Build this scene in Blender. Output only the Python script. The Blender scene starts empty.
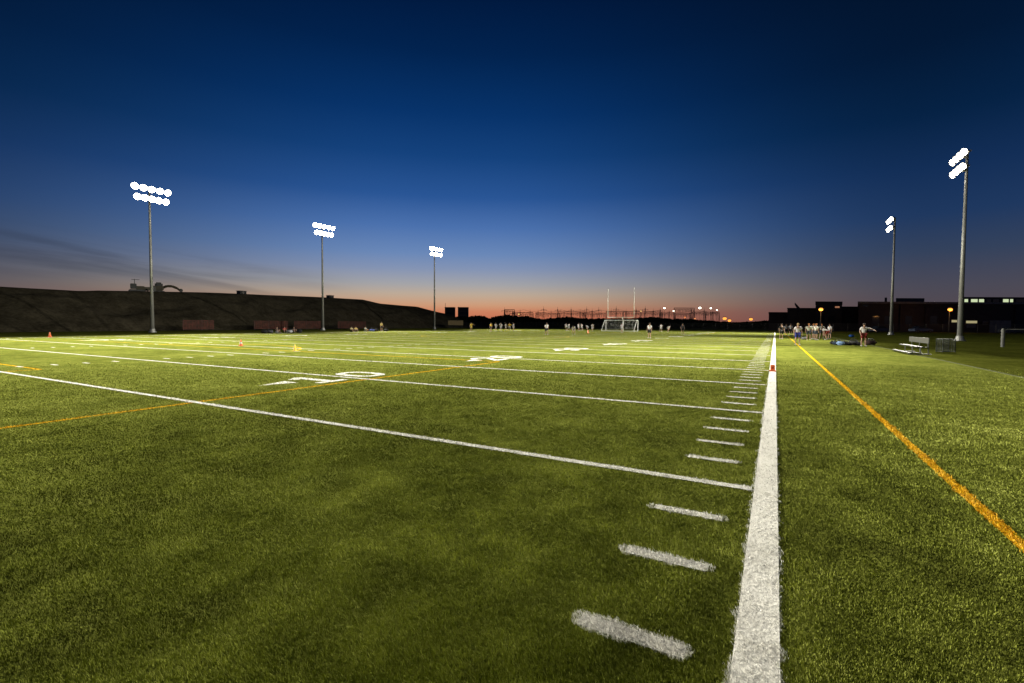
import bpy, bmesh, math, random
import numpy as np
from mathutils import Vector, Matrix
random.seed(7); rng = np.random.default_rng(7)
sc = bpy.context.scene
col = sc.collection
# ------------------------------------------------------------------ camera
FPX, YAW, PITCH, ROLL = 473.07, -0.50736, -0.03828, 0.005454
CAM = Vector((0.1526, -0.558, 1.6086))
Fw = Vector((math.sin(YAW)*math.cos(PITCH), math.cos(YAW)*math.cos(PITCH), math.sin(PITCH)))
R0 = Vector((math.cos(YAW), -math.sin(YAW), 0)); U0 = R0.cross(Fw)
Rt = R0*math.cos(ROLL)+U0*math.sin(ROLL); Up = -R0*math.sin(ROLL)+U0*math.cos(ROLL)
cd = bpy.data.cameras.new('camera'); cam = bpy.data.objects.new('camera', cd); col.objects.link(cam)
cd.sensor_width = 36; cd.lens = FPX/1024*36; cd.clip_end = 9000; cd.clip_start = 0.05
M = Matrix((Rt, Up, -Fw)).transposed().to_4x4(); M.translation = CAM; cam.matrix_world = M
sc.camera = cam
def ray(x, y): return Fw + Rt*((x-512)/FPX) + Up*((341.5-y)/FPX)
def gp(x, y):                       # ground point seen at a pixel of the photograph
    d = ray(x, y); return CAM + d*(-CAM.z/d.z)
def at(x, y, depth): return CAM + ray(x, y)*depth
def gx(x, depth):                   # point on the ground under pixel column x at a depth
    p = at(x, 325, depth); return Vector((p.x, p.y, 0))
def atX(x, y, X):                   # where the ray meets the vertical plane X
    d = ray(x, y); return CAM + d*((X-CAM.x)/d.x)

# ------------------------------------------------------------------ materials
def mat(name, c, rough=.7, metal=0, noise=0, scale=3, emit=None, es=0, bump=0, c2=None, spec=.5):
    m = bpy.data.materials.new(name); m.use_nodes = True; nt = m.node_tree; b = nt.nodes['Principled BSDF']
    b.inputs['Base Color'].default_value = (*c, 1); b.inputs['Roughness'].default_value = rough
    b.inputs['Metallic'].default_value = metal; b.inputs['Specular IOR Level'].default_value = spec
    tc = nt.nodes.new('ShaderNodeTexCoord'); n = nt.nodes.new('ShaderNodeTexNoise')
    n.inputs['Scale'].default_value = scale; n.inputs['Detail'].default_value = 5
    nt.links.new(tc.outputs['Object'], n.inputs['Vector'])
    if noise or c2:
        r = nt.nodes.new('ShaderNodeValToRGB'); r.color_ramp.elements[0].position = .3; r.color_ramp.elements[1].position = .7
        lo = c2 if c2 else tuple(v*(1-noise) for v in c)
        r.color_ramp.elements[0].color = (*lo, 1); r.color_ramp.elements[1].color = (*[min(1, v*(1+noise*.5)) for v in c], 1)
        nt.links.new(n.outputs['Fac'], r.inputs[0]); nt.links.new(r.outputs[0], b.inputs['Base Color'])
    if bump:
        bp = nt.nodes.new('ShaderNodeBump'); bp.inputs['Strength'].default_value = bump
        nt.links.new(n.outputs['Fac'], bp.inputs['Height']); nt.links.new(bp.outputs[0], b.inputs['Normal'])
    if emit:
        b.inputs['Emission Color'].default_value = (*emit, 1); b.inputs['Emission Strength'].default_value = es
    return m
PAL = {}
def cm(c, name='cloth'):
    k = (name, tuple(c))
    if k not in PAL: PAL[k] = mat(name, c, .85, noise=.15, scale=9)
    return PAL[k]
M_galv = mat('galvanised_steel', (.36, .36, .34), .5, .35, noise=.15, scale=2)
M_alu = mat('aluminium', (.13, .13, .12), .5, .2, noise=.12, scale=4)
M_dark = mat('dark_paint', (.03, .03, .03), .5, noise=.3)
M_lens = mat('lit_lens', (1, 1, 1), .3, emit=(1, .93, .78), es=60)
M_lens2 = mat('lit_lens_far', (1, 1, 1), .3, emit=(.95, 1, .8), es=9)
M_sodium = mat('sodium_lamp', (1, .5, .1), .3, emit=(1, .37, .06), es=1.7)
M_brick = mat('brown_brick', (.055, .038, .034), .85, noise=.3, scale=1.2)
M_conc = mat('concrete', (.22, .2, .19), .85, noise=.25, scale=1)
M_glassdk = mat('dark_glass', (.02, .025, .03), .1)
M_win = mat('lit_window', (.6, .6, .5), .4, emit=(.72, .85, .5), es=.85, c2=(.2, .2, .18), scale=.9)
M_win2 = mat('lit_window_warm', (.6, .5, .3), .4, emit=(.9, .78, .4), es=.4)
M_sil = mat('substation_steel', (.12, .1, .09), .7, noise=.2)
M_yellow = mat('machine_yellow', (.05, .04, .02), .6, noise=.3)
M_orange = mat('cone_orange', (1, .2, .05), .5, noise=.08)
M_conew = mat('cone_white', (.8, .78, .75), .5)
M_white = mat('goal_white', (.78, .78, .74), .45, noise=.06)
M_netting = mat('snow_fence_red', (.08, .018, .01), .8, noise=.6, scale=1.5)
M_skin = mat('skin', (.45, .27, .19), .6, noise=.08)
M_hair = mat('hair', (.05, .03, .02), .7, noise=.3)
M_shoe = mat('shoe', (.5, .5, .5), .6, noise=.2)

# ------------------------------------------------------------------ mesh helpers
class MB:
    def __init__(s): s.bm = bmesh.new()
    def box(s, c, d, R=None, bev=0):
        g = bmesh.ops.create_cube(s.bm, size=1)['verts']
        m = Matrix.Translation(Vector(c)) @ (R.to_4x4() if R is not None else Matrix()) @ Matrix.Diagonal((*d, 1))
        bmesh.ops.transform(s.bm, matrix=m, verts=g)
        if bev:
            es = list({e for v in g for e in v.link_edges}); bmesh.ops.bevel(s.bm, geom=es, offset=bev, segments=2, affect='EDGES')
        return s
    def tube(s, a, b, r1, r2=None, n=10, cap=True):
        a, b = Vector(a), Vector(b); r2 = r1 if r2 is None else r2
        d = b-a; q = d.to_track_quat('Z', 'Y').to_matrix().to_4x4()
        bmesh.ops.create_cone(s.bm, cap_ends=cap, segments=n, radius1=r1, radius2=r2, depth=d.length, matrix=Matrix.Translation((a+b)/2) @ q)
        return s
    def path(s, pts, r, n=8):
        for a, b in zip(pts, pts[1:]): s.tube(a, b, r, n=n)
        return s
    def ball(s, c, r, sub=2, sq=(1, 1, 1)):
        bmesh.ops.create_icosphere(s.bm, subdivisions=sub, radius=1, matrix=Matrix.Translation(Vector(c)) @ Matrix.Diagonal((r*sq[0], r*sq[1], r*sq[2], 1)))
        return s
    def lathe(s, prof, n=16, mtx=None):
        rings = []
        mtx = mtx or Matrix()
        for r, z in prof:
            rings.append([s.bm.verts.new(mtx @ Vector((r*math.cos(2*math.pi*i/n), r*math.sin(2*math.pi*i/n), z))) for i in range(n)])
        for A, B in zip(rings, rings[1:]):
            for i in range(n): s.bm.faces.new((A[i], A[(i+1) % n], B[(i+1) % n], B[i]))
        return s
    def poly(s, pts, th=0):
        vs = [s.bm.verts.new(Vector(p)) for p in pts]; f = s.bm.faces.new(vs)
        if th:
            r = bmesh.ops.extrude_face_region(s.bm, geom=[f]); nv = [v for v in r['geom'] if isinstance(v, bmesh.types.BMVert)]
            bmesh.ops.translate(s.bm, vec=Vector(th), verts=nv)
        return s
    def build(s, name, m, parent=None, smooth=False):
        bmesh.ops.recalc_face_normals(s.bm, faces=s.bm.faces)
        me = bpy.data.meshes.new(name); s.bm.to_mesh(me); s.bm.free()
        if smooth:
            for p in me.polygons: p.use_smooth = True
        me.materials.append(m)
        o = bpy.data.objects.new(name, me); col.objects.link(o); o.parent = parent
        return o
def thing(name, label, cat, loc=(0, 0, 0), rz=0, group=None):
    o = bpy.data.objects.new(name, None); col.objects.link(o); o.location = loc; o.rotation_euler = (0, 0, rz)
    o.empty_display_size = .3
    o['label'] = label; o['category'] = cat
    if group: o['group'] = group
    return o
def tag(o, label, cat, group=None):
    o['label'] = label; o['category'] = cat
    if group: o['group'] = group
    return o
def struct(o): o['kind'] = 'structure'; return o
def copy_tree(o, parent=None):
    c = o.copy(); col.objects.link(c); c.parent = parent
    for ch in [x for x in KIDS.get(o.name, [])]: copy_tree(ch, c)
    return c
KIDS = {}
def register(root):
    KIDS.clear()
    for o in bpy.data.objects:
        if o.parent: KIDS.setdefault(o.parent.name, []).append(o)
def raw(name, verts, faces, m, parent=None):
    me = bpy.data.meshes.new(name)
    verts = np.asarray(verts, dtype=np.float32); faces = np.asarray(faces, dtype=np.int32)
    me.vertices.add(len(verts)); me.vertices.foreach_set('co', verts.ravel())
    k = faces.shape[1]
    me.loops.add(faces.size); me.loops.foreach_set('vertex_index', faces.ravel())
    me.polygons.add(len(faces)); me.polygons.foreach_set('loop_start', np.arange(len(faces), dtype=np.int32)*k)
    me.update(calc_edges=True); me.materials.append(m)
    o = bpy.data.objects.new(name, me); col.objects.link(o); o.parent = parent
    return o

# ------------------------------------------------------------------ sky
w = bpy.data.worlds.new('World'); sc.world = w; w.use_nodes = True
nt = w.node_tree; N = nt.nodes; L = nt.links
bg = N['Background']
def node(t, **k):
    n = N.new(t)
    for a, b in k.items(): setattr(n, a, b)
    return n
def mth(op, a, b=None, c=None, clamp=False):
    n = node('ShaderNodeMath', operation=op, use_clamp=clamp)
    for i, v in enumerate((a, b, c)):
        if v is None: continue
        if isinstance(v, (int, float)): n.inputs[i].default_value = v
        else: L.new(v, n.inputs[i])
    return n.outputs[0]
tc = node('ShaderNodeTexCoord'); sx = node('ShaderNodeSeparateXYZ'); L.new(tc.outputs['Generated'], sx.inputs[0])
X, Y, Z = sx.outputs
el = mth('ARCSINE', mth('MINIMUM', mth('MAXIMUM', Z, -1), 1))         # radians
eln = mth('DIVIDE', el, math.pi/2, clamp=True)
def s2l(c): return tuple(((v/255+.055)/1.055)**2.4 if v > 10 else v/255/12.92 for v in c)
def ramp(stops):
    r = node('ShaderNodeValToRGB'); cr = r.color_ramp
    cr.interpolation = 'B_SPLINE' if False else 'LINEAR'
    for i, (deg, c) in enumerate(stops):
        e = cr.elements[i] if i < 2 else cr.elements.new(deg/90)
        e.position = deg/90; e.color = (*s2l(c), 1)
    L.new(eln, r.inputs[0]); return r.outputs[0]
SUNSET = [(0, (196, 104, 76)), (1.4, (205, 130, 96)), (2.2, (205, 156, 122)), (3.4, (190, 170, 150)), (4.6, (164, 164, 168)), (6.4, (132, 148, 180)), (8.2, (106, 136, 184)), (11.2, (76, 114, 174)), (14.6, (42, 86, 150)), (19, (21, 66, 125)), (23.3, (8, 51, 106)), (29, (2, 35, 79)), (34, (1, 25, 62)), (42, (1, 14, 40)), (80, (1, 9, 28))]
AWAY = [(0, (88, 72, 74)), (3.4, (76, 74, 86)), (6.7, (52, 66, 92)), (10, (31, 56, 95)), (14, (19, 46, 86)), (18.5, (6, 34, 68)), (24, (3, 24, 52)), (34, (2, 15, 36)), (80, (1, 8, 20))]
r1, r2 = ramp(SUNSET), ramp(AWAY)
# azimuth weight: 1 towards the afterglow, 0 about 55 degrees off
hz = mth('SQRT', mth('ADD', mth('MULTIPLY', X, X), mth('MULTIPLY', Y, Y)))
sa = YAW-0.14
dt = mth('DIVIDE', mth('ADD', mth('MULTIPLY', X, math.sin(sa)), mth('MULTIPLY', Y, math.cos(sa))), mth('MAXIMUM', hz, 1e-4))
ang = mth('ARCCOSINE', mth('MINIMUM', mth('MAXIMUM', dt, -1), 1))
mr = node('ShaderNodeMapRange', interpolation_type='SMOOTHSTEP'); L.new(ang, mr.inputs[0])
mr.inputs[1].default_value = math.radians(4); mr.inputs[2].default_value = math.radians(50); mr.inputs[3].default_value = 0; mr.inputs[4].default_value = 1
mx = node('ShaderNodeMix', data_type='RGBA'); L.new(mr.outputs[0], mx.inputs[0]); L.new(r1, mx.inputs[6]); L.new(r2, mx.inputs[7])
# thin dark cloud bands low in the west (left of the view)
azv = node('ShaderNodeCombineXYZ'); az = mth('ARCTAN2', X, Y)
L.new(mth('MULTIPLY', az, 2.2), azv.inputs[0]); L.new(mth('MULTIPLY', mth('ADD', el, mth('MULTIPLY', az, .095)), 26), azv.inputs[1])
cn = node('ShaderNodeTexNoise'); cn.inputs['Scale'].default_value = 1.3; cn.inputs['Detail'].default_value = 5; cn.inputs['Distortion'].default_value = .5; L.new(azv.outputs[0], cn.inputs['Vector'])
def smooth(v, a, b):
    m_ = node('ShaderNodeMapRange', interpolation_type='SMOOTHSTEP'); L.new(v, m_.inputs[0]); m_.inputs[1].default_value = a; m_.inputs[2].default_value = b; return m_.outputs[0]
tl = mth('ADD', el, mth('MULTIPLY', mth('ADD', az, math.radians(76)), .095))
band = mth('MULTIPLY', mth('MULTIPLY', smooth(tl, math.radians(2.5), math.radians(6)), smooth(tl, math.radians(8.6), math.radians(6.6))), smooth(az, math.radians(-45), math.radians(-64)))
cf = mth('MULTIPLY', mth('MULTIPLY', smooth(cn.outputs['Fac'], .40, .66), band), .45)
mc = node('ShaderNodeMix', data_type='RGBA'); L.new(cf, mc.inputs[0]); L.new(mx.outputs[2], mc.inputs[6]); mc.inputs[7].default_value = (*s2l((44, 50, 66)), 1)
L.new(mc.outputs[2], bg.inputs[0]); bg.inputs[1].default_value = 1.0

# ------------------------------------------------------------------ ground
YD = 0.9144; W = 61.0; LEN = 110*YD; EZ = 20*YD
def noise_mat(name, stops, scales, rough=.8, bump=.5, bscale=40, spec=0.0):
    m = bpy.data.materials.new(name); m.use_nodes = True; t = m.node_tree; b = t.nodes['Principled BSDF']
    b.inputs['Roughness'].default_value = rough; b.inputs['Specular IOR Level'].default_value = spec
    g = t.nodes.new('ShaderNodeNewGeometry'); prev = None
    for s, a in scales:
        n = t.nodes.new('ShaderNodeTexNoise'); n.inputs['Scale'].default_value = s; n.inputs['Detail'].default_value = 6
        n.inputs['Roughness'].default_value = .65
        t.links.new(g.outputs['Position'], n.inputs['Vector'])
        k = t.nodes.new('ShaderNodeMath'); k.operation = 'MULTIPLY_ADD'; k.inputs[1].default_value = a; k.inputs[2].default_value = -.5*a
        t.links.new(n.outputs['Fac'], k.inputs[0])
        if prev is None: prev = k.outputs[0]
        else:
            ad = t.nodes.new('ShaderNodeMath'); ad.operation = 'ADD'; t.links.new(prev, ad.inputs[0]); t.links.new(k.outputs[0], ad.inputs[1]); prev = ad.outputs[0]
    ad = t.nodes.new('ShaderNodeMath'); ad.operation = 'ADD'; ad.inputs[1].default_value = .5; t.links.new(prev, ad.inputs[0])
    r = t.nodes.new('ShaderNodeValToRGB'); t.links.new(ad.outputs[0], r.inputs[0])
    for i, (p, c) in enumerate(stops):
        e = r.color_ramp.elements[i] if i < 2 else r.color_ramp.elements.new(p)
        e.position = p; e.color = (*c, 1)
    t.links.new(r.outputs[0], b.inputs['Base Color'])
    n = t.nodes.new('ShaderNodeTexNoise'); n.inputs['Scale'].default_value = bscale; n.inputs['Detail'].default_value = 4
    t.links.new(g.outputs['Position'], n.inputs['Vector'])
    bp = t.nodes.new('ShaderNodeBump'); bp.inputs['Strength'].default_value = bump; bp.inputs['Distance'].default_value = .05
    t.links.new(n.outputs['Fac'], bp.inputs['Height']); t.links.new(bp.outputs[0], b.inputs['Normal'])
    return m
TG = 1.0
M_turf = noise_mat('turf', [(.25, (.085, .10, .018)), (.5, (.158, .178, .032)), (.75, (.24, .262, .055))], [(.35, .8), (1.3, .7), (3.5, .8), (14, .7)], bump=.35)
M_nat = noise_mat('natural_grass', [(.25, (.045, .05, .008)), (.5, (.085, .095, .014)), (.75, (.12, .13, .024))], [(.3, 1), (4, 1.1)], bump=.4)
M_paintw = noise_mat('white_line_paint', [(.30, (.5, .48, .4)), (.42, (.86, .84, .78)), (.8, (.9, .88, .84))], [(6, .7), (230, 1.1)], bump=.2)
M_painty = noise_mat('yellow_line_paint', [(.2, (.55, .30, .01)), (.5, (.72, .42, .015)), (.8, (.8, .5, .03))], [(6, 1), (60, .8)], bump=.2)
def quad(x0, y0, x1, y1, z): return [(x0, y0, z), (x1, y0, z), (x1, y1, z), (x0, y1, z)]
g = MB(); g.poly(quad(-4000, -4000, 4000, 4000, -.02)); struct(g.build('ground', M_nat))
g = MB(); g.poly(quad(-W-5.5, -30, 6.9, LEN+EZ+6, 0)); struct(g.build('turf_field', M_turf))
M_edge = noise_mat('turf_edge_concrete', [(.2, (.10, .11, .05)), (.8, (.17, .18, .09))], [(2, 1)], bump=.2)
g = MB()
g.box((6.97, 47, -.004), (.12, 160, .03)); g.box((-W-5.57, 47, -.004), (.12, 160, .03)); struct(g.build('turf_border', M_edge))

# markings -----------------------------------------------------------
lines_w = [k*5*YD for k in range(0, 23)]
hash_cols = [(-.785, -.15), (-W+.15, -W+.785), (-23.18, -22.58), (-W+22.58, -W+23.18)]
hash_y = [k*YD for k in range(1, 110) if k % 5]
soccer = [(-9.98, -20, -9.88, 0, 0)]
def rects():
    out = {'sideline': [], 'yard_lines': [], 'hash_marks': [], 'soccer_lines': []}
    out['sideline'] += [(0, -EZ, .22, LEN+EZ), (-W-.22, -EZ, -W, LEN+EZ), (-W-.22, LEN+EZ, .22, LEN+EZ+.22)]
    for y in lines_w: out['yard_lines'].append((-W, y-.066, 0, y+.066))
    for c in hash_cols:
        for y in hash_y: out['hash_marks'].append((c[0], y-.063, c[1], y+.063))
    h = .058; xr, xl = 1.775, -W-1.9
    S = out['soccer_lines']
    S += [(xr-h, -.0, xr+h, LEN), (xl-h, 0, xl+h, LEN), (xl, LEN-.6, xr, LEN-.5), (xl, LEN/2+.4, xr, LEN/2+.5)]
    for b, s in ((0, 1), (LEN, -1)):
        for hw, dp in ((20.6, 16.46), (9.5, 5.5)):
            e = b+s*dp
            S += [(-W/2-hw-h, min(b, e), -W/2-hw+h, max(b, e)), (-W/2+hw-h, min(b, e), -W/2+hw+h, max(b, e)), (-W/2-hw, e-h, -W/2+hw, e+h)]
    return out
RC = rects(); RC['soccer_lines'][0] = (1.717, -20, 1.833, LEN)
def sheet(name, rs, z, m, inset=0):
    v = []; f = []
    for a, b, c, d in rs:
        # long strips are cut so that they stay on the turf and wobble slightly
        k = len(v); v += [(a+inset, b+inset, z), (c-inset, b+inset, z), (c-inset, d-inset, z), (a+inset, d-inset, z)]; f.append((k, k+1, k+2, k+3))
    return v, f
# numbers: glyph boxes in a 1.35 wide x 1.65 high cell, drawn as thick outlines
def ring(cx, cy, a, b, t, n=28):
    q = []
    P = lambda A, B, i: (cx+A*math.copysign(abs(math.cos(i))**.75, math.cos(i)), cy+B*math.copysign(abs(math.sin(i))**.75, math.sin(i)))
    for i in range(n):
        u, v_ = 2*math.pi*i/n, 2*math.pi*(i+1)/n
        q.append([P(a, b, u), P(a, b, v_), P(a-t, b-t, v_), P(a-t, b-t, u)])
    return q
def stroke(pts, t):
    q = []
    for (x0, y0), (x1, y1) in zip(pts, pts[1:]):
        d = math.hypot(x1-x0, y1-y0); ux, uy = (x1-x0)/d, (y1-y0)/d; nx, ny = -uy*t/2, ux*t/2; e = t*.35
        x0e, y0e, x1e, y1e = x0-ux*e, y0-uy*e, x1+ux*e, y1+uy*e
        q.append([(x0e+nx, y0e+ny), (x1e+nx, y1e+ny), (x1e-nx, y1e-ny), (x0e-nx, y0e-ny)])
    return q
def arc(cx, cy, rx, ry, a0, a1, n=9):
    return [(cx+rx*math.cos(math.radians(a0+(a1-a0)*i/n)), cy+ry*math.sin(math.radians(a0+(a1-a0)*i/n))) for i in range(n+1)]
T = .26
def glyph(ch):     # x right, y up, cell 1.1 x 1.6, origin at the middle of the base
    if ch == '0': return ring(0, .8, .56, .8, T)
    if ch == '1': return stroke([(-.28, 1.3), (.0, 1.5), (0, .1)], T*1.1)+stroke([(-.38, .1), (.38, .1)], T)
    if ch == '2': return stroke(arc(0, 1.12, .4, .38, 160, -30)+[(-.42, .1)], T)+stroke([(-.42, .1), (.46, .1)], T)
    if ch == '3': return stroke(arc(-.02, 1.14, .38, .36, 150, -80), T)+stroke(arc(-.02, .46, .42, .37, 80, -150), T)
    if ch == '4': return stroke([(.18, .05), (.18, 1.5), (-.46, .5), (.48, .5)], T)
    if ch == '5': return stroke([(.4, 1.5), (-.36, 1.5), (-.4, .9)]+arc(-.02, .52, .42, .42, 110, -150), T)
    if ch == 'C': return stroke(arc(0, .8, .46, .7, 45, 315, 14), T)
NUM = []           # quads with world xy
def put(ch, cx, cy, side):   # side +1: read from the near (right) sideline, glyph up = -X, right = +Y
    for q in glyph(ch):
        NUM.append([((cx-v) if side > 0 else (cx+v), (cy+u) if side > 0 else (cy-u)) for u, v in q])
def tri(y, side, d):
    x = -10.3 if side > 0 else -W+10.3
    a = -.9 if side > 0 else .9
    NUM.append([(x+a-.29, y), (x+a+.29, y), (x+a, y+d*.95), (x+a+.02, y+d*.95)])
vals = [10, 20, 30, 40, 50, 'C', 50, 40, 30, 20, 10]
for i, v in enumerate(vals):
    y = (i+1)*10*YD
    for side in (1, -1):
        x = -10.3 if side > 0 else -W+10.3
        if v == 'C': put('C', x, y, side); continue
        s = str(v)
        put(s[0], x, y-.83*side, side); put(s[1], x, y+.83*side, side)
        if i < 5: tri(y-1.5, side, -1)
        else: tri(y+1.5, side, 1)
nv, nf = [], []
kk = 0
for q in NUM:
    z = .006+.0003*(kk % 5); kk += 1
    k = len(nv); nv += [(a, b, z) for a, b in q]; nf.append((k, k+1, k+2, k+3))
# penalty arcs and centre circle in yellow
AR = []
def arcstrip(cx, cy, r, a0, a1, n):
    for i in range(n):
        u, v_ = math.radians(a0+(a1-a0)*i/n), math.radians(a0+(a1-a0)*(i+1)/n)
        AR.append([(cx+(r-.05)*math.cos(u), cy+(r-.05)*math.sin(u)), (cx+(r+.05)*math.cos(u), cy+(r+.05)*math.sin(u)), (cx+(r+.05)*math.cos(v_), cy+(r+.05)*math.sin(v_)), (cx+(r-.05)*math.cos(v_), cy+(r-.05)*math.sin(v_))])
arcstrip(-W/2, 11, 9.15, 37, 143, 24); arcstrip(-W/2, LEN-11, 9.15, 217, 323, 24); arcstrip(-W/2, LEN/2, 9.15, 0, 360, 48)

# ---------------- grass blades round the viewer (real blades out to where one blade is far below a pixel)
def vnoise(x, y, s, seed):
    x = x*s+seed*17.3; y = y*s-seed*9.7; xi = np.floor(x); yi = np.floor(y); fx = x-xi; fy = y-yi
    fx = fx*fx*(3-2*fx); fy = fy*fy*(3-2*fy)
    def h(a, b):
        v = np.sin(a*127.1+b*311.7+seed*74.7)*43758.5453; return v-np.floor(v)
    return (h(xi, yi)*(1-fx)+h(xi+1, yi)*fx)*(1-fy)+(h(xi, yi+1)*(1-fx)+h(xi+1, yi+1)*fx)*fy
def blades():
    # density falls with the square of distance; the whole wedge in front plus a margin to the sides
    n = 1300000
    ang = rng.uniform(math.radians(-57), math.radians(57), n) + YAW
    u = rng.uniform(0, 1, n); r0, r1_ = 1.1, 26.0
    r = r0*(r1_/r0)**u
    # log-uniform in radius = density ~ 1/r^2
    x = CAM.x+np.sin(ang)*r; y = CAM.y+np.cos(ang)*r
    # thin out the far end so that there is no edge
    keep = rng.uniform(0, 1, n) < np.clip((26-r)/14, 0, 1)
    return x[keep], y[keep], r[keep]
bx, by, br = blades()
def inside(rs, x, y, jit):
    m = np.zeros(len(x), bool)
    for a, b, c, d in rs:
        if d < -1.5 or b > 36 or c < -45: continue
        m |= (x > a-jit) & (x < c+jit) & (y > b-jit) & (y < d+jit)
    return m
def capsule(rs, x, y, jit):
    m = np.zeros(len(x), bool)
    for a, b, c, d in rs:
        if b > 36 or c < -45: continue
        h = (d-b)/2; cy = (b+d)/2; px = np.clip(x, a+h, c-h)
        m |= np.hypot(x-px, y-cy) < h+jit
    return m
wob = (vnoise(bx, by, 2.2, 1)-.5)*.024+(vnoise(bx, by, 11, 2)-.5)*.036+(vnoise(bx, by, 40, 3)-.5)*.028+rng.normal(0, .005, len(bx))
k_side = inside(RC['sideline'], bx, by, wob)
k_yard = inside(RC['yard_lines'], bx, by, wob-.006) & ~k_side
k_hash = capsule(RC['hash_marks'], bx, by, wob) & ~k_side & ~k_yard
k_soc = inside(RC['soccer_lines'], bx, by, wob-.004) & ~k_side & ~k_yard & ~k_hash
k_grass = ~(k_side | k_yard | k_hash | k_soc)
M_bl = bpy.data.materials.new('grass_blades'); 
def blade_mat(name, stops, patch=True, rough=.55):
    m = bpy.data.materials.new(name); m.use_nodes = True; t = m.node_tree; b = t.nodes['Principled BSDF']
    b.inputs['Roughness'].default_value = rough; b.inputs['Specular IOR Level'].default_value = 0
    a = t.nodes.new('ShaderNodeAttribute'); a.attribute_name = 'tint'
    r = t.nodes.new('ShaderNodeValToRGB'); t.links.new(a.outputs['Fac'], r.inputs[0])
    for i, (p, c) in enumerate(stops):
        e = r.color_ramp.elements[i] if i < 2 else r.color_ramp.elements.new(p)
        e.position = p; e.color = (*c, 1)
    t.links.new(r.outputs[0], b.inputs['Base Color'])
    return m
def make_blades(name, mask, m, parent=None, h0=.015, boost=1.0, wmul=1.0):
    x, y, r = bx[mask], by[mask], br[mask]; n = len(x)
    wd = np.maximum(.0024, .0009*r)*rng.uniform(.7, 1.4, n)*wmul
    big = vnoise(x, y, 1.3, 5); mid = vnoise(x, y, 6, 6)
    h = h0*rng.uniform(.55, 1.3, n)*(.8+.4*mid)
    th = rng.uniform(0, 2*math.pi, n)
    # the pile leans: a common nap direction that changes slowly over the pitch
    nap = 2*math.pi*vnoise(x, y, .25, 8)*.6+2.2
    ln = h*rng.uniform(.2, 1.0, n); dx = np.cos(nap)*ln*.5+np.cos(th*3.1)*ln*.6; dy = np.sin(nap)*ln*.5+np.sin(th*3.1)*ln*.6
    cx, sy = np.cos(th)*wd/2, np.sin(th)*wd/2
    z0 = np.full(n, .0)
    V = np.stack([np.stack([x-cx, y-sy, z0], 1), np.stack([x+cx, y+sy, z0], 1),
                  np.stack([x+dx*.4+cx*.8, y+dy*.4+sy*.8, h*.6], 1), np.stack([x+dx*.4-cx*.8, y+dy*.4-sy*.8, h*.6], 1),
                  np.stack([x+dx, y+dy, h], 1)], 1).reshape(-1, 3)
    i = np.arange(n)*5
    q = np.stack([i, i+1, i+2], 1); q2 = np.stack([i, i+2, i+3], 1); q3 = np.stack([i+3, i+2, i+4], 1)
    o = raw(name, V, np.concatenate([q, q2, q3]), m, parent)
    tint = np.clip(.5+(big-.5)*.35+(vnoise(x, y, 3.2, 31)-.5)*.45+(mid-.5)*.35+(vnoise(x, y, .35, 9)-.5)*.4+rng.normal(0, 1, n)*np.clip(.135-.008*r, .02, .135), 0, 1).astype(np.float32)
    at_ = o.data.attributes.new('tint', 'FLOAT', 'POINT'); at_.data.foreach_set('value', np.repeat(tint, 5))
    return o
GB = blade_mat('grass_blade', [(.0, (.080, .088, .015)), (.5, (.228, .255, .044)), (1, (.45, .48, .12))])
WB = blade_mat('white_blade', [(.0, (.62, .6, .54)), (.35, (.86, .84, .79)), (1, (.92, .9, .86))])
YB = blade_mat('yellow_blade', [(.0, (.5, .27, .02)), (.5, (.72, .43, .04)), (1, (.82, .55, .09))])
o = make_blades('grass', k_grass, GB); o['kind'] = 'stuff'
def mark(name, rs, z, sm, bmask, bm_, extra=None, inset=.010):
    v, f = sheet(name, rs, z, sm, inset)
    if extra:
        for q in extra:
            k = len(v); v += [(a, b, z) for a, b in q]; f.append((k, k+1, k+2, k+3))
    o = struct(raw(name, v, f, sm))
    if bmask.any(): struct(make_blades(name+'_pile', bmask, bm_, o, h0=.019, wmul=1.25))
    return o
mark('sideline', RC['sideline'], .012, M_paintw, k_side, WB)
mark('yard_lines', RC['yard_lines'], .008, M_paintw, k_yard, WB)
mark('hash_marks', [(a+.035, b, c-.035, d) if b < 30 else (a, b, c, d) for a, b, c, d in RC['hash_marks']], .005, M_paintw, k_hash, WB)
mark('soccer_lines', RC['soccer_lines'], .004, M_painty, k_soc, YB, extra=AR)
struct(raw('field_numbers', nv, nf, M_paintw))

# ------------------------------------------------------------------ hill
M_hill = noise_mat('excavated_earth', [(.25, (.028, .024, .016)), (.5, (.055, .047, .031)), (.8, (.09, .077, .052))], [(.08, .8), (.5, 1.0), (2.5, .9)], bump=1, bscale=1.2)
ridge = [(-320, 272), (-120, 280), (0, 287), (40, 289), (75, 291), (92, 290.5), (130, 291), (200, 292.5), (240, 294), (300, 296.5), (330, 298), (358, 299.5), (375, 303.5), (398, 305.5), (412, 306.5), (425, 310), (436, 313.5), (446, 318), (456, 321.5), (470, 324)]
XR = -112.0; XB = -94.0
rp = [atX(x, y, XR) for x, y in ridge]
ry = [p.y for p in rp]; rz_ = [max(p.z, 0) for p in rp]
hv, hf = [], []
ys = np.arange(-60, 330, 1.5); prof = np.linspace(0, 1, 26)
nP = len(prof)+14
for y in ys:
    top = float(np.interp(y, ry, rz_))
    if y > ry[-1]: top = max(0, rz_[-1]*(1-(y-ry[-1])/40))
    for j in range(nP):
        if j < len(prof):
            t = prof[j]; x = XB+(XR-XB)*t; s = min(1, t*1.15); z = top*(s**.85 if s < 1 else 1)
            nz = math.sin(math.pi*min(t, 1))
        else:
            x = XR-(j-len(prof)+1)*9; z = top-.6; nz = .3
        hv.append((x, y, z)); 
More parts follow.
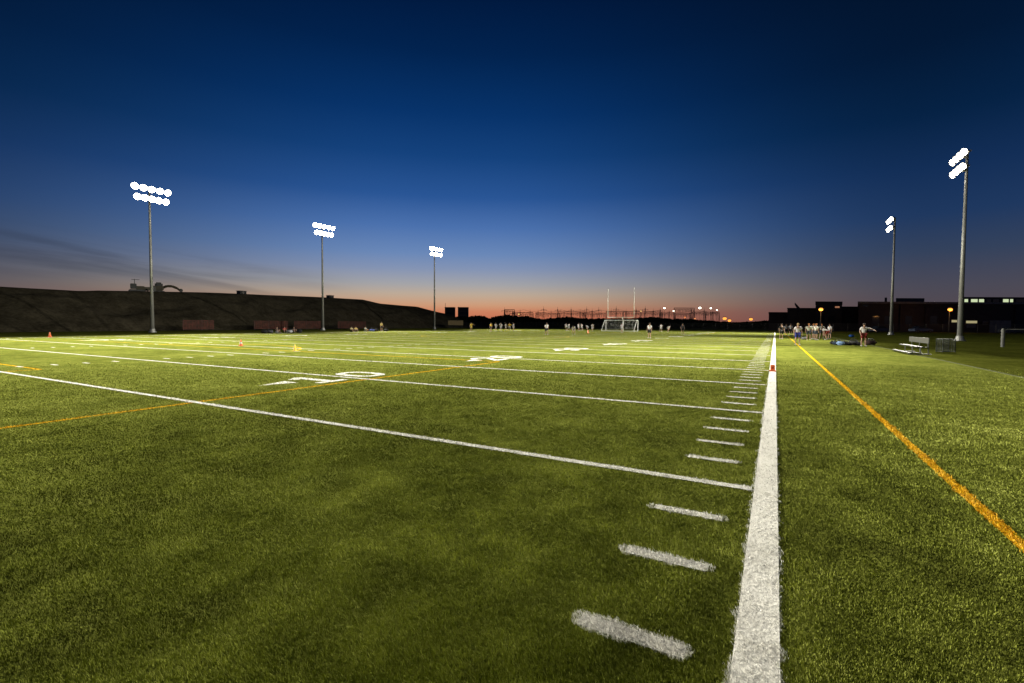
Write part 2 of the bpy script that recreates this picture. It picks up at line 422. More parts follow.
hv = np.array(hv)
nn = (vnoise(hv[:, 0], hv[:, 1], .12, 21)-.5)*2.2+(vnoise(hv[:, 0], hv[:, 1], .5, 22)-.5)*.9
edge = np.clip((XB-hv[:, 0])/3, 0, 1)*np.clip(hv[:, 2]/3, 0, 1)*np.clip((hv[:, 0]-XR-2)/6, 0, 1)
slope = (hv[:, 0] > XR+1.5)
hv[:, 2] += nn*edge*np.where(slope, 1, .12)
hv[:, 0] += (vnoise(hv[:, 1], hv[:, 2], .3, 23)-.5)*1.5*np.where(slope, 1, 0)*edge
hv[:, 2] -= .05
for i in range(len(ys)-1):
    for j in range(nP-1):
        a = i*nP+j; hf.append((a, a+1, a+nP+1, a+nP))
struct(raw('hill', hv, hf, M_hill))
def ridge_z(y): return float(np.interp(y, ry, rz_))

# machines on the ridge
def excavator(p, rz, s, label):
    t = thing('excavator', label, 'excavator', p, rz); t.scale = (s, s, s)
    b = MB()
    for sd in (-1, 1):
        b.box((0, sd*1.1, .45), (3.6, .55, .8), bev=.2)
    b.build('track', M_dark, t)
    MB().box((-.4, 0, 1.7), (3.6, 2.4, 1.6), bev=.3).build('body', M_yellow, t)
    MB().box((.1, .2, 2.9), (2.2, 1.6, 1.7), bev=.4).build('cab', M_dark, t)
    MB().path([(1, -.2, 1.9), (2.4, -.2, 2.6), (3.8, -.2, 2.6), (5.2, -.2, 2.0)], .42).build('boom', M_yellow, t)
    MB().path([(5.2, -.2, 2.0), (6.3, -.2, 1.0)], .34).path([(2.6, -.2, 2.9), (5.1, -.2, 2.3)], .12).build('stick', M_yellow, t)
    MB().box((6.3, -.2, 1.3), (1.0, 1.1, 1.1), bev=.2).build('bucket', M_dark, t)
    return t
def ridge_pt(px, dx=0):
    p = atX(px, 290, XR-2+dx); return Vector((p.x, p.y, ridge_z(p.y)-.3))
p = ridge_pt(158.5)
excavator((p.x, p.y, p.z), math.radians(68), .62, 'dark excavator with arched boom on the ridge right of the nearest light pole')
p = ridge_pt(137)
t = thing('bulldozer', 'dark bulldozer with a tall mast on the ridge left of the nearest light pole', 'bulldozer', p, math.radians(70)); t.scale = (.62,)*3
MB().box((0, 0, .6), (4.4, 2.6, 1.1), bev=.25).build('track', M_dark, t)
MB().box((.9, 0, 1.7), (2.3, 1.6, 1.2), bev=.15).build('body', M_yellow, t)
MB().box((-.9, 0, 2.2), (1.6, 1.7, 1.7), bev=.12).build('cab', M_dark, t)
MB().tube((-.6, 0, 3), (-.6, 0, 4.6), .09).tube((-1.4, 0, 4.4), (.7, 0, 4.4), .07).build('mast', M_dark, t)
MB().box((2.8, 0, .9), (.3, 3.2, 1.3), bev=.08).build('blade', M_yellow, t)
p = ridge_pt(146)
t = thing('dump_truck', 'low dark dump truck on the ridge between bulldozer and light pole', 'truck', p, math.radians(75)); t.scale = (.6,)*3
MB().box((-.8, 0, 1.5), (3.6, 2.2, 1.2), bev=.1).build('bed', M_yellow, t)
MB().box((1.9, 0, 1.4), (1.4, 2.1, 1.8), bev=.15).build('cab', M_dark, t)
for x_ in (-1.8, -.6, 1.8):
    MB().tube((x_, -1.1, .45), (x_, 1.1, .45), .5, n=14).build('wheel', M_dark, t)
for px, lab in ((241.5, 'small dark hut on the bare ridge between first and second light poles'), (330, 'small dark hut on the ridge just right of the second light pole')):
    p = ridge_pt(px)
    t = thing('site_hut', lab, 'hut', p, math.radians(8), 'small huts on the ridge'); t.scale = (.55, .55, .75)
    MB().box((0, 0, .7), (2.2, 3.2, 1.5), bev=.04).build('wall', M_dark, t)
    MB().box((0, 0, 1.53), (2.5, 3.5, .12)).build('roof', M_dark, t)
    MB().box((1.11, 0, .7), (.05, .8, 1.2)).build('door', M_conc, t)

# red safety fence at the foot of the hill
for (x0, x1, lab) in ((183, 214, 'faint red mesh safety fence below the hill right of the nearest light pole'), (254, 288, 'dim red mesh safety fence behind the seated group and their bags'),
                      (294, 321, 'brightest red mesh safety fence just left of the second light pole'), (338, 366, 'dull red mesh safety fence right of the second light pole')):
    XF = -88.5
    a, b = atX(x0, 325, XF), atX(x1, 325, XF)
    t = thing('safety_fence', lab, 'fence', (XF, (a.y+b.y)/2, 0), 0, 'red mesh fences along the hill foot')
    Ln = abs(b.y-a.y); m_ = MB(); nsl = 7
    for k in range(nsl): m_.box((0, 0, .35+k*.24), (.02, Ln, .15))
    for k in range(int(Ln/.5)+1): m_.box((.012, -Ln/2+k*.5, 1.05), (.02, .08, 1.5))
    m_.build('mesh_panel', M_netting, t)
    for k in range(int(Ln/3)+1): MB().tube((-.05, -Ln/2+.1+k*3, 0), (-.05, -Ln/2+.1+k*3, 2.0), .04).build('post', M_dark, t)

# ------------------------------------------------------------------ light poles
def lamp_spot(loc, target, power, cone=84):
    l = bpy.data.lights.new('floodlight_beam', 'SPOT'); l.energy = power; l.color = (1, .955, .80); l.spot_size = math.radians(cone); l.spot_blend = 1; l.shadow_soft_size = .5
    o = bpy.data.objects.new('floodlight_beam', l); col.objects.link(o); o.location = loc
    o.rotation_euler = (Vector(target)-Vector(loc)).to_track_quat('-Z', 'Y').to_euler(); return o
def light_pole(px, X, ytop, facing, target, label, power, n_up=5, n_lo=5, armw=4.4, extra=(), xy=None):
    d = ray(px, 330); s = (X-CAM.x)/d.x; ks = 1.2 if X < 0 else 1.0; base = CAM+d*s; base.z = 0
    top = CAM+ray(px, ytop)*s; H = top.z
    if xy: base = Vector((xy[0], xy[1], 0)); H = xy[2]
    t = thing('light_pole', label, 'light pole', base, 0, 'floodlight poles round the pitch')
    MB().tube((0, 0, 0), (0, 0, H), .24, .12, n=16).build('pole', M_galv, t, True)
    MB().tube((0, 0, 0), (0, 0, .12), .5, n=16).tube((0, 0, .12), (0, 0, .5), .36, .32, n=16).build('base_plate', M_galv, t)
    F = Vector((math.cos(facing), math.sin(facing), 0)); S = Vector((-math.sin(facing), math.cos(facing), 0))
    for row, (zz, n) in enumerate(((H-.35, n_up), (H-1.75, n_lo))):
        w_ = armw*(1 if row == 0 else .86)
        a = MB(); a.path([-S*w_/2+F*.25+Vector((0, 0, zz)), S*w_/2+F*.25+Vector((0, 0, zz))], .08)
        a.box(F*.1+Vector((0, 0, zz)), (.35, .35, .35)); a.build('crossarm', M_galv, t)
        for k in range(n):
            u = (k/(n-1)-.5)*w_*.94
            tgt = Vector(target)+S*(u*7); c = F*.75+S*u+Vector((0, 0, zz-.05)); wd = base+c
            dr = (Vector(tgt)-wd).normalized(); q = dr.to_track_quat('Z', 'Y').to_matrix().to_4x4()
            mt = Matrix.Translation(c) @ q
            h = MB().lathe([(a_*ks, b_) for a_, b_ in ((.05, -.55), (.16, -.5), (.2, -.3), (.31, -.12), (.37, 0), (.39, .03), (.37, .03), (.34, -.01))], 18, mt)
            h.path([F*.25+S*u+Vector((0, 0, zz)), c+Vector((0, 0, -.0))-dr*.5], .035)
            ho = h.build('floodlight', M_galv, t, True)
            b = MB(); bmesh.ops.create_circle(b.bm, cap_ends=True, segments=20, radius=.43 if X < 0 else .30, matrix=mt)
            b.build('lens', M_lens, ho)
    hp = base+Vector((0, 0, H-2.7))+F*1.7
    lamp_spot(hp, target, power)
    for tg_, pw_, cn_ in extra: lamp_spot(hp+Vector((0, 0, .4)), tg_, pw_, cn_)
    return t
PW = 158000
light_pole(152.5, -80, 189, 0.0, (-28, 24, 0), 'tallest looking floodlight pole at the left, brightest lamp cluster', PW, extra=(((-3, 4, 0), 440000, 36),))
light_pole(323, -80, 226, -.05, (-30, 62, 0), 'lit floodlight pole second from the left in front of the hill', PW)
light_pole(434.5, -80, 248.5, -.1, (-30, 100, 0), 'lit floodlight pole at the right end of the hill, left of two dark towers', PW)
light_pole(960, 17.5, 155, math.pi, (-26, 40, 0), 'tall floodlight pole behind the aluminium bench at the right', PW*.8, armw=4.0, n_up=4, n_lo=4, extra=(((-9, 7, 0), 215000, 42),))
light_pole(891, 17.5, 219, math.pi, (-30, 90, 0), 'lit floodlight pole left of the bench, before the school', PW, armw=3.8, n_up=4, n_lo=4)

light_pole(1290, 17.5, 60, math.pi, (-24, 28, 0), 'floodlight pole at the touchline to the right of the bench, outside the photograph', PW*.55, armw=4.4, xy=(17.5, 33, 24))
light_pole(-500, -80, 60, 0.0, (-22, 12, 0), 'floodlight pole before the hill, left of the brightest one, outside the photograph', PW*1.7, xy=(-80, 2, 24))

# ------------------------------------------------------------------ goals
gpc = gx(621.5, 102.0)
t = thing('goal_post', 'tall white football goal post with two uprights behind midfield players', 'goal post', gpc, 0)
MB().path([(0, 1.2, 0), (0, 1.2, 2.2), (0, .7, 2.85), (0, 0, 3.05)], .085).build('stanchion', M_white, t, True)
MB().tube((-3.05, 0, 3.05), (2.65, 0, 3.05), .075).build('crossbar', M_white, t, True)
for x_ in (-3.05, 2.65): MB().tube((x_, 0, 3.05), (x_, 0, 9.3), .06).build('upright', M_white, t, True)
a, b = gx(605.5, 107), gx(637.8, 107)
t = thing('soccer_goal', 'white soccer goal with net under the football uprights', 'soccer goal', (a+b)/2, 0)
hw = 3.66
f = MB()
for s in (-1, 1):
    f.path([(s*hw, 0, 0), (s*hw, 0, 2.44)], .07); f.path([(s*hw, 0, 2.44), (s*hw-.1, -.7, 2.44), (s*hw-.2, -2.6, .05)], .05)
f.path([(-hw, 0, 2.44), (hw, 0, 2.44)], .07); f.path([(-hw-.2, -2.6, .05), (hw-.2, -2.6, .05)], .05)
for s in (-1, 1): f.path([(s*hw, 0, .05), (s*hw-.2, -2.6, .05)], .04)
f.build('frame', M_white, t)
n = MB()
for k in range(25):
    x_ = -hw+k*2*hw/24; n.path([(x_, -.7, 2.42), (x_-.2, -2.55, .05)], .005, 4)
for k in range(9):
    z_ = 2.42*k/8; y_ = -2.55+1.85*k/8; n.path([(-hw-.1, y_, z_), (hw-.1, y_, z_)], .005, 4)
n.build('net', M_white, t)

# ------------------------------------------------------------------ people
def evalmesh(o):
    dg = bpy.context.evaluated_depsgraph_get(); dg.update()
    return bpy.data.meshes.new_from_object(o.evaluated_get(dg))
def skin(name, verts, edges, rad, root, m, parent, sub=1):
    me = bpy.data.meshes.new(name); me.from_pydata(verts, edges, []); o = bpy.data.objects.new(name, me); col.objects.link(o)
    md = o.modifiers.new('skin', 'SKIN'); md.use_smooth_shade = True
    if sub: s = o.modifiers.new('sub', 'SUBSURF'); s.levels = sub; s.render_levels = sub
    for i, r in enumerate(rad): me.skin_vertices[0].data[i].radius = r if isinstance(r, tuple) else (r, r)
    me.skin_vertices[0].data[root].use_root = True
    nm = evalmesh(o); bpy.data.objects.remove(o); nm.materials.clear(); nm.materials.append(m)
    q = bpy.data.objects.new(name, nm); col.objects.link(q); q.parent = parent
    for p in nm.polygons: p.use_smooth = True
    return q
POSES = {
 # faces -Y locally; (x, y, z)
 'stand': dict(pel=(0, 0, .96), wa=(0, 0, 1.12), ch=(0, .0, 1.33), nk=(0, 0, 1.49), hd=(0, -.02, 1.64), sh=(.18, 0, 1.42), eL=(.27, .02, 1.14), wL=(.28, -.1, .9), eR=(-.27, .02, 1.14), wR=(-.27, -.08, .9), hL=(.1, 0, .92), kL=(.12, -.03, .5), aL=(.13, 0, .08), hR=(-.1, 0, .92), kR=(-.13, -.02, .5), aR=(-.15, 0, .08)),
 'run': dict(pel=(0, 0, .93), wa=(0, -.03, 1.1), ch=(0, -.08, 1.3), nk=(0, -.12, 1.45), hd=(0, -.17, 1.6), sh=(.18, -.1, 1.39), eL=(.27, .12, 1.16), wL=(.22, .0, .98), eR=(-.27, -.2, 1.14), wR=(-.2, -.42, 1.2), hL=(.1, 0, .9), kL=(.11, -.26, .58), aL=(.11, -.12, .18), hR=(-.1, 0, .9), kR=(-.11, .08, .48), aR=(-.12, .34, .16)),
 'hips': dict(pel=(0, 0, .96), wa=(0, 0, 1.12), ch=(0, 0, 1.33), nk=(0, 0, 1.49), hd=(0, -.03, 1.64), sh=(.18, 0, 1.42), eL=(.4, .08, 1.2), wL=(.2, -.02, 1.03), eR=(-.4, .08, 1.2), wR=(-.2, -.02, 1.03), hL=(.1, 0, .92), kL=(.15, -.02, .5), aL=(.2, 0, .08), hR=(-.1, 0, .92), kR=(-.15, -.02, .5), aR=(-.2, 0, .08)),
 'point': dict(pel=(0, 0, .96), wa=(0, 0, 1.12), ch=(0, .0, 1.33), nk=(0, 0, 1.49), hd=(0, -.02, 1.64), sh=(.18, 0, 1.42), eL=(.44, -.06, 1.34), wL=(.66, -.14, 1.22), eR=(-.27, .02, 1.14), wR=(-.25, -.12, .92), hL=(.1, 0, .92), kL=(.12, -.03, .5), aL=(.13, 0, .08), hR=(-.1, 0, .92), kR=(-.13, -.02, .5), aR=(-.15, 0, .08)),
 'sit': dict(pel=(0, .1, .14), wa=(0, .1, .32), ch=(0, .06, .52), nk=(0, .02, .68), hd=(0, -.02, .83), sh=(.18, .05, .61), eL=(.28, -.1, .42), wL=(.2, -.34, .42), eR=(-.28, -.1, .42), wR=(-.2, -.34, .42), hL=(.1, .06, .14), kL=(.16, -.34, .46), aL=(.15, -.52, .08), hR=(-.1, .06, .14), kR=(-.16, -.34, .46), aR=(-.15, -.52, .08)),
 'bend': dict(pel=(0, .1, .9), wa=(0, .0, 1.02), ch=(0, -.2, 1.12), nk=(0, -.36, 1.16), hd=(0, -.48, 1.2), sh=(.18, -.28, 1.14), eL=(.22, -.3, .86), wL=(.16, -.26, .6), eR=(-.22, -.3, .86), wR=(-.16, -.26, .6), hL=(.1, .08, .88), kL=(.13, -.1, .5), aL=(.15, .02, .08), hR=(-.1, .08, .88), kR=(-.13, -.1, .5), aR=(-.15, .02, .08)),
}
MESHC = {}
def person(loc, rz, pose, shirt, shorts, label, group=None, socks=None, scale=1.0, hair=None):
    P = {k: Vector(v) for k, v in POSES[pose].items()}
    t = thing('person', label, 'person', loc, rz, group); t.scale = (scale,)*3
    key = pose
    shL, shR = Vector(P['sh']), Vector((-P['sh'].x, P['sh'].y, P['sh'].z))
    if key not in MESHC:
        V, E, R = [], [], []
        def add(p, r, par=None):
            V.append(tuple(p)); R.append(r)
            if par is not None: E.append((par, len(V)-1))
            return len(V)-1
        pel = add(P['pel'], (.15, .11)); wa = add(P['wa'], (.13, .1), pel); ch = add(P['ch'], (.165, .11), wa); nk = add(P['nk'], .055, ch)
        up = (P['hd']-P['nk']).normalized(); jaw = add(P['nk']+up*.07, .062, nk); hd = add(P['hd'], (.078, .092), jaw); add(P['hd']+up*.085, .065, hd)
        for s, S_, e, w_ in ((1, shL, P['eL'], P['wL']), (-1, shR, P['eR'], P['wR'])):
            a = add(S_, .06, ch); b = add(e, .042, a); c = add(w_, .028, b); d_ = (w_-e).normalized(); pm = add(w_+d_*.06, .032, c)
            sd = d_.cross(Vector((0, 0, 1))); sd = sd.normalized() if sd.length > .1 else Vector((0, 1, 0))
            for f_ in range(4): add(w_+d_*(.14+.01*(f_ in (1, 2)))+sd*(f_-1.5)*.02+Vector((0, 0, -.012)), .009, pm)
            add(w_+d_*.07+sd*.055, .010, c)
        for h_, k_, a_ in (('hL', 'kL', 'aL'), ('hR', 'kR', 'aR')):
            a = add(P[h_], .095, pel); b = add(P[k_], .058, a); m_ = add(P[k_].lerp(P[a_], .3)+Vector((0, .015, 0)), .055, b); c = add(P[a_], .036, m_); add(P[a_]+Vector((0, -.15, -.045)), .035, c)
        ob = skin('body', V, E, R, 0, M_skin, t)
        # face: nose, ears kept as small swellings of the same head
        bm = bmesh.new(); bm.from_mesh(ob.data)
        hp = P['hd']
        for q, r, sc_ in ((hp+Vector((0, -.095, -.005)), .018, (.7, 1, 1.2)), (hp+Vector((.078, .0, 0)), .022, (.5, 1, 1.3)), (hp+Vector((-.078, 0, 0)), .022, (.5, 1, 1.3))):
            bmesh.ops.create_icosphere(bm, subdivisions=1, radius=1, matrix=Matrix.Translation(q) @ Matrix.Diagonal((r*sc_[0], r*sc_[1], r*sc_[2], 1)))
        bm.to_mesh(ob.data); bm.free()
        V2 = [tuple(P['pel']+Vector((0, 0, .02))), tuple(P['wa']), tuple(P['ch']), tuple(P['nk']-(P['nk']-P['ch'])*.25)]; E2 = [(0, 1), (1, 2), (2, 3)]; R2 = [(.17, .13), (.15, .12), (.19, .13), (.08, .075)]
        for S_, e in ((shL, P['eL']), (shR, P['eR'])):
            V2 += [tuple(S_), tuple(S_.lerp(e, .75))]; k = len(V2); E2 += [(2, k-2), (k-2, k-1)]; R2 += [.08, .066]
        s1 = skin('shirt', V2, E2, R2, 0, M_skin, t)
        V3 = [tuple(P['pel'])]; E3 = []; R3 = [(.175, .135)]
        for h_, k_ in (('hL', 'kL'), ('hR', 'kR')):
            V3 += [tuple(P[h_]), tuple(P[h_].lerp(P[k_], .8))]; k = len(V3); E3 += [(0, k-2), (k-2, k-1)]; R3 += [.115, .1]
        s2 = skin('shorts', V3, E3, R3, 0, M_skin, t)
        V4 = []
        hb = MB().ball(P['hd']+up*.035+Vector((0, .022, 0)), .1, 2, (.92, 1.0, .95)).build('hair', M_hair, t, True)
        sb = MB()
        so = []
        for a_ in ('aL', 'aR'):
            so.append(MB().box(P[a_]+Vector((0, -.07, -.035)), (.1, .28, .09), bev=.03).build('shoe', M_shoe, t, True).data)
        for o_ in [o_ for o_ in t.children if o_.name.startswith('shoe')]: bpy.data.objects.remove(o_)
        MESHC[key] = (ob.data, s1.data, s2.data, hb.data, so)
        for o_ in (ob, s1, s2, hb): bpy.data.objects.remove(o_)
    B, S1, S2, HB, SO = MESHC[key]
    def inst(nm, me, m):
        o_ = bpy.data.objects.new(nm, me); col.objects.link(o_); o_.parent = t
        o_.material_slots[0].link = 'OBJECT'; o_.material_slots[0].material = m
    inst('body', B, M_skin); inst('shirt', S1, cm(shirt)); inst('shorts', S2, cm(shorts)); inst('hair', HB, cm(hair or (.05, .03, .02), 'hair'))
    for s in SO: inst('shoe', s, M_shoe)
    return t
WH, GY, BK, YL, BL, RD, NV = (.8, .8, .84), (.4, .4, .42), (.02, .02, .025), (.75, .5, .03), (.03, .06, .4), (.25, .02, .02), (.03, .035, .07)
def pg(x, y): p = gp(x, y); return (p.x, p.y, 0)
def pd(x, d): p = gx(x, d); return (p.x, p.y, 0)
person(pg(649.5, 338.2), -.3, 'stand', WH, BK, 'player in white shirt and black shorts standing right of the soccer goal', 'players on the pitch')
person(pg(546.5, 335.5), .6, 'run', WH, BK, 'running player in white shirt with dark shorts, alone left of the bright kit group', 'players on the pitch')
person(pg(573.8, 334.6), .2, 'bend', WH, GY, 'player in white shirt and grey shorts in front of the white-clad row', 'players on the pitch')
person(pg(621.8, 332.6), 2.9, 'stand', (.6, .6, .68), (.55, .55, .6), 'pale figure standing before the net of the soccer goal', 'players on the pitch')
person(pg(682.5, 334.4), .4, 'stand', NV, BK, 'dark-clad person standing alone right of the soccer goal', 'players on the pitch')
person(pd(471.3, 95), .4, 'point', YL, (.6, .45, .1), 'person in yellow shirt standing alone below the two dark towers', 'people at the far end')
person(pd(491, 92), -.2, 'stand', YL, BK, 'player in yellow shirt left of the grey-clad trio', 'people at the far end')
person(pd(509.5, 98), .3, 'hips', YL, GY, 'player in yellow shirt at the right end of the grey-clad trio', 'people at the far end')
for x_, d_, a_, po, lb in ((496, 97, 0, 'run', 'leftmost grey-clad player between the two yellow shirts'), (501, 95, .9, 'hips', 'middle grey-clad player between the two yellow shirts'), (506, 99, -.7, 'run', 'rightmost grey-clad player between the two yellow shirts'), (513.5, 99, -.7, 'stand', 'grey-clad player just right of the second yellow shirt')):
    person(pd(x_, d_), a_, po, (.5, .5, .52), (.42, .42, .42), lb, 'people at the far end')
rowl = ['first', 'second', 'third', 'fourth', 'fifth', 'sixth']
for i, x_ in enumerate((565.5, 569.5, 578, 583, 587.5, 591.5)):
    person(pd(x_+(.8, -.9, .6, -1.2, .3, 1)[i], (108, 101, 112, 104, 110, 99)[i]), i*1.3, ('stand', 'run', 'hips', 'run', 'bend', 'run')[i], (.62, .62, .68), (.5, .5, .52), rowl[i]+' from the left in the white-clad row left of the goal', 'people at the far end')
for i, (x_, lb) in enumerate(((661, 'left one of the pair of pale grey players right of the black-shorts player'), (668, 'right one of the pair of pale grey players right of the black-shorts player'))):
    person(pd(x_, 96+i*3), i+.5, ('run', 'bend')[i], (.55, .55, .58), (.5, .5, .5), lb, 'players on the pitch')
# left group by the hill
XL = -64
def pX(px, X): p = atX(px, 325, X); return (p.x, p.y, 0)
person(pX(284.5, XL-2), 1.2, 'sit', (.45, .05, .04), BK, 'person in red shirt sitting among bags left of the second light pole', 'group resting by the hill')
person(pX(277, XL-1), 1.6, 'sit', BK, GY, 'person in dark clothes sitting left of the red shirt', 'group resting by the hill')
person(pX(294, XL-2), 1.4, 'sit', BK, BK, 'person in dark clothes sitting right of the red shirt', 'group resting by the hill')
person(pX(351.5, XL), 1.5, 'sit', (.5, .42, .2), BK, 'leftmost person sitting right of the second light pole', 'group resting by the hill')
person(pX(356, XL), 1.1, 'sit', (.6, .45, .1), BK, 'second person sitting right of the second light pole', 'group resting by the hill')
person(pX(365.5, XL), 1.7, 'sit', (.4, .45, .4), GY, 'person in pale green sitting left of the standing yellow shirt', 'group resting by the hill')
person(pX(381.5, XL), 1.4, 'stand', (.6, .5, .15), BK, 'person in yellow shirt standing by the bags right of second light pole', 'group resting by the hill')
# right group beyond the bench
person(pg(797.5, 345.2), .15, 'stand', (.7, .65, .7), (.05, .06, .4), 'blonde person in white top and blue shorts at the end of the yellow line', 'people by the right touchline', hair=(.3, .2, .08))
person(pg(863.5, 346.2), .2, 'point', (.75, .72, .74), (.22, .02, .02), 'person in white shirt and dark red shorts beside the kit bags', 'people by the right touchline')
person(pg(781.2, 339.2), .5, 'stand', BK, BK, 'person all in black just right of the white sideline end', 'people by the right touchline')
person(pd(786.5, 70), .3, 'stand', (.3, .3, .32), BK, 'person in grey left of the blonde person', 'people by the right touchline')
person(pd(791, 72), -.3, 'stand', (.28, .3, .33), BK, 'dim grey-shirted person right behind the blonde person', 'people by the right touchline')
lb4 = ['leftmost player in the huddle with pale grey jersey', 'second player in the huddle with pale grey jersey', 'third player in the huddle with pale grey jersey', 'fourth player in the huddle with pale grey jersey', 'player at the right end of the huddle bending', 'player right of the huddle near the bags']
for i, x_ in enumerate((809, 813.4, 816.2, 822, 827, 830)):
    person(pd(x_, (50, 54, 51, 57, 52, 55)[i]), i*1.1, ('stand', 'hips', 'stand', 'hips', 'bend', 'stand')[i], (.65, .65, .6) if i < 4 else (.65, .65, .68), (.06, .07, .1) if i != 4 else (.2, .03, .02), lb4[i], 'people by the right touchline', hair=(.35, .13, .03) if i < 4 else None)

# ------------------------------------------------------------------ kit
def bag(loc, rz, c, s, label, group):
    t = thing('sports_bag', label, 'bag', loc, rz, group); t.scale = (s,)*3
    MB().box((0, 0, .17), (.75, .36, .32), bev=.1).build('bag_body', cm(c, 'bag_fabric'), t, True)
    MB().path([(-.2, -.12, .32), (-.12, -.12, .44), (.12, -.12, .44), (.2, -.12, .32)], .018).path([(-.2, .12, .32), (-.12, .12, .44), (.12, .12, .44), (.2, .12, .32)], .018).build('handle', M_dark, t)
BG = [(804, 339.5, (.25, .25, .27), 'grey kit bag lying left of the huddle'), (833.5, 344.2, BK, 'black kit bag at the left end of the bag row'), (837, 344.8, (.03, .05, .09), 'dark blue kit bag beside the pale blue bag'), (840.5, 345.2, (.2, .32, .55), 'pale blue kit bag in the bag row'), (844.5, 345, BK, 'black kit bag just right of the pale blue bag'),
      (849, 345.4, (.04, .04, .04), 'black kit bag in the middle of the bag row right part'), (853.5, 345, (.1, .1, .1), 'charcoal kit bag left of the red-shorts person'), (857.5, 345.6, BK, 'black kit bag nearest the red-shorts person on the left'), (870.5, 345, (.06, .03, .03), 'dark kit bag right of the red-shorts person'), (851.5, 337, (.02, .12, .5), 'blue kit bag lying alone behind the bag row')]
for i, (x_, y_, c_, lb) in enumerate(BG):
    bag(pg(x_, y_), random.uniform(-1.2, 1.2), c_, random.uniform(.75, 1.15), lb, 'kit bags by the right touchline')
for x_, c_, lb in ((264, BK, 'black bag at the left end of the resting group'), (270, (.1, .1, .12), 'dark grey bag left of the seated dark figure'), (289.5, (.5, .5, .55), 'pale bag right of the seated red shirt'), (299, BK, 'black bag at the right end of the resting group'), (372, (.1, .15, .5), 'blue bag left of the standing yellow shirt'), (376, BK, 'black bag at the feet of the standing yellow shirt'), (386, BK, 'black bag right of the standing yellow shirt')):
    bag(pX(x_, XL), .3, c_, 1.3, lb, 'bags by the hill')
def cone(loc, s, label, m=M_orange, white=False):
    t = thing('traffic_cone', label, 'traffic cone', loc, 0, 'marker cones'); t.scale = (s,)*3
    MB().box((0, 0, .015), (.28, .28, .03), bev=.008).build('base', m, t)
    c = MB().lathe([(.11, .03), (.03, .45), (.0, .455)], 16).build('cone_body', m, t, True)
    if white: MB().lathe([(.088, .17), (.062, .28)], 16).build('band', M_conew, c, True)
cone(pg(241, 346), .95, 'orange cone with white band on the pitch left of the white number ten', white=True)
cone(pg(50, 337.3), 1.1, 'orange cone far left on the far sideline')
cone(pg(295, 351), .8, 'small yellow cone on the yellow penalty line', M_yellow2 := mat('cone_yellow', (.8, .55, .02), .5))
cone(pg(588, 333.2), 1.3, 'orange cone below the white-clad row')
# pylon on the sideline
p = gp(773, 371.5)
t = thing('pylon', 'orange square pylon marker standing on the near white sideline', 'pylon', (.11, p.y, .012), 0)
MB().box((0, 0, .015), (.2, .2, .03), bev=.006).build('base', M_orange, t)
MB().box((0, 0, .12), (.14, .12, .2), bev=.015).build('pylon_body', M_orange, t)
MB().box((-.005, -.0625, .12), (.06, .006, .06)).build('sticker', mat('pylon_sticker', (.5, .04, .02), .5), t)

# bench
M_wea0 = mat('worn_plank', (.085, .085, .08), .7, noise=.25, scale=3)
t = thing('team_bench', 'aluminium team bench with backrest standing at the edge of the turf', 'bench', (7.25, 35.0, .0), 0)
BLn = 4.3
MB().box((-.15, 0, .44), (.28, BLn, .045), bev=.01).build('seat', M_wea0, t)
MB().box((.22, 0, .78), (.04, BLn, .3), bev=.01).build('backrest', M_alu, t)
for s in (-1.75, 0, 1.75):
    MB().path([(-.3, s, .03), (.42, s, .03)], .028).path([(-.05, s, .03), (-.05, s, .42)], .025).path([(.3, s, .03), (.24, s, .92)], .025).path([(-.2, s, .41), (.26, s, .41)], .02).build('leg', M_alu, t)
MB().box((-.55, 0, .1), (.16, BLn, .035), bev=.01).path([(-.6, -1.75, .03), (-.3, -1.75, .03)], .025).path([(-.6, 1.75, .03), (-.3, 1.75, .03)], .025).build('foot_plank', M_wea0, t)
# mesh basket
a = gp(937.5, 352.3); b = gp(953.5, 352.3); wv = (b-a).length*.78; c = (a+b)/2
t = thing('mesh_basket', 'dark green wire mesh basket between the bench and the tall floodlight pole', 'basket', (c.x, c.y, 0), math.atan2((b-a).y, (b-a).x))
dkg = mat('dark_green_wire', (.03, .04, .025), .6, noise=.2)
hB = .8
m_ = MB()
for x_ in (-wv/2, wv/2):
    for y_ in (-.2, .2): m_.tube((x_, y_, 0), (x_, y_, hB), .02)
for z_ in (.04, hB):
    for y_ in (-.2, .2): m_.tube((-wv/2, y_, z_), (wv/2, y_, z_), .018)
    for x_ in (-wv/2, wv/2): m_.tube((x_, -.2, z_), (x_, .2, z_), .018)
m_.build('frame', dkg, t)
m_ = MB()
for y_ in (-.2, .2):
    for k in range(16): m_.box((-wv/2+(k+.5)*wv/16, y_, hB/2), (.011, .006, hB-.06))
    for k in range(3): m_.box((0, y_+.007, (k+1)*hB/4), (wv-.04, .006, .015))
for x_ in (-wv/2, wv/2):
    for k in range(6): m_.box((x_, -.17+k*.068, hB/2), (.006, .011, hB-.06))
m_.build('wire_mesh', dkg, t)
M_wea = mat('weathered_steel', (.13, .13, .12), .7, noise=.2)
# rail fence at the right
p = gp(1002.5, 347)
t = thing('rail_fence', 'grey metal posts with a thin top rail at the right edge', 'fence', (p.x, p.y, 0), 0)
for i in range(4): MB().tube((i*2.6, -i*.3, 0), (i*2.6, -i*.3, 1.42), .11 if i == 0 else .07).build('post', M_wea, t)
MB().tube((0, 0, 1.36), (7.8, -.9, 1.36), .03).build('rail', M_wea, t)

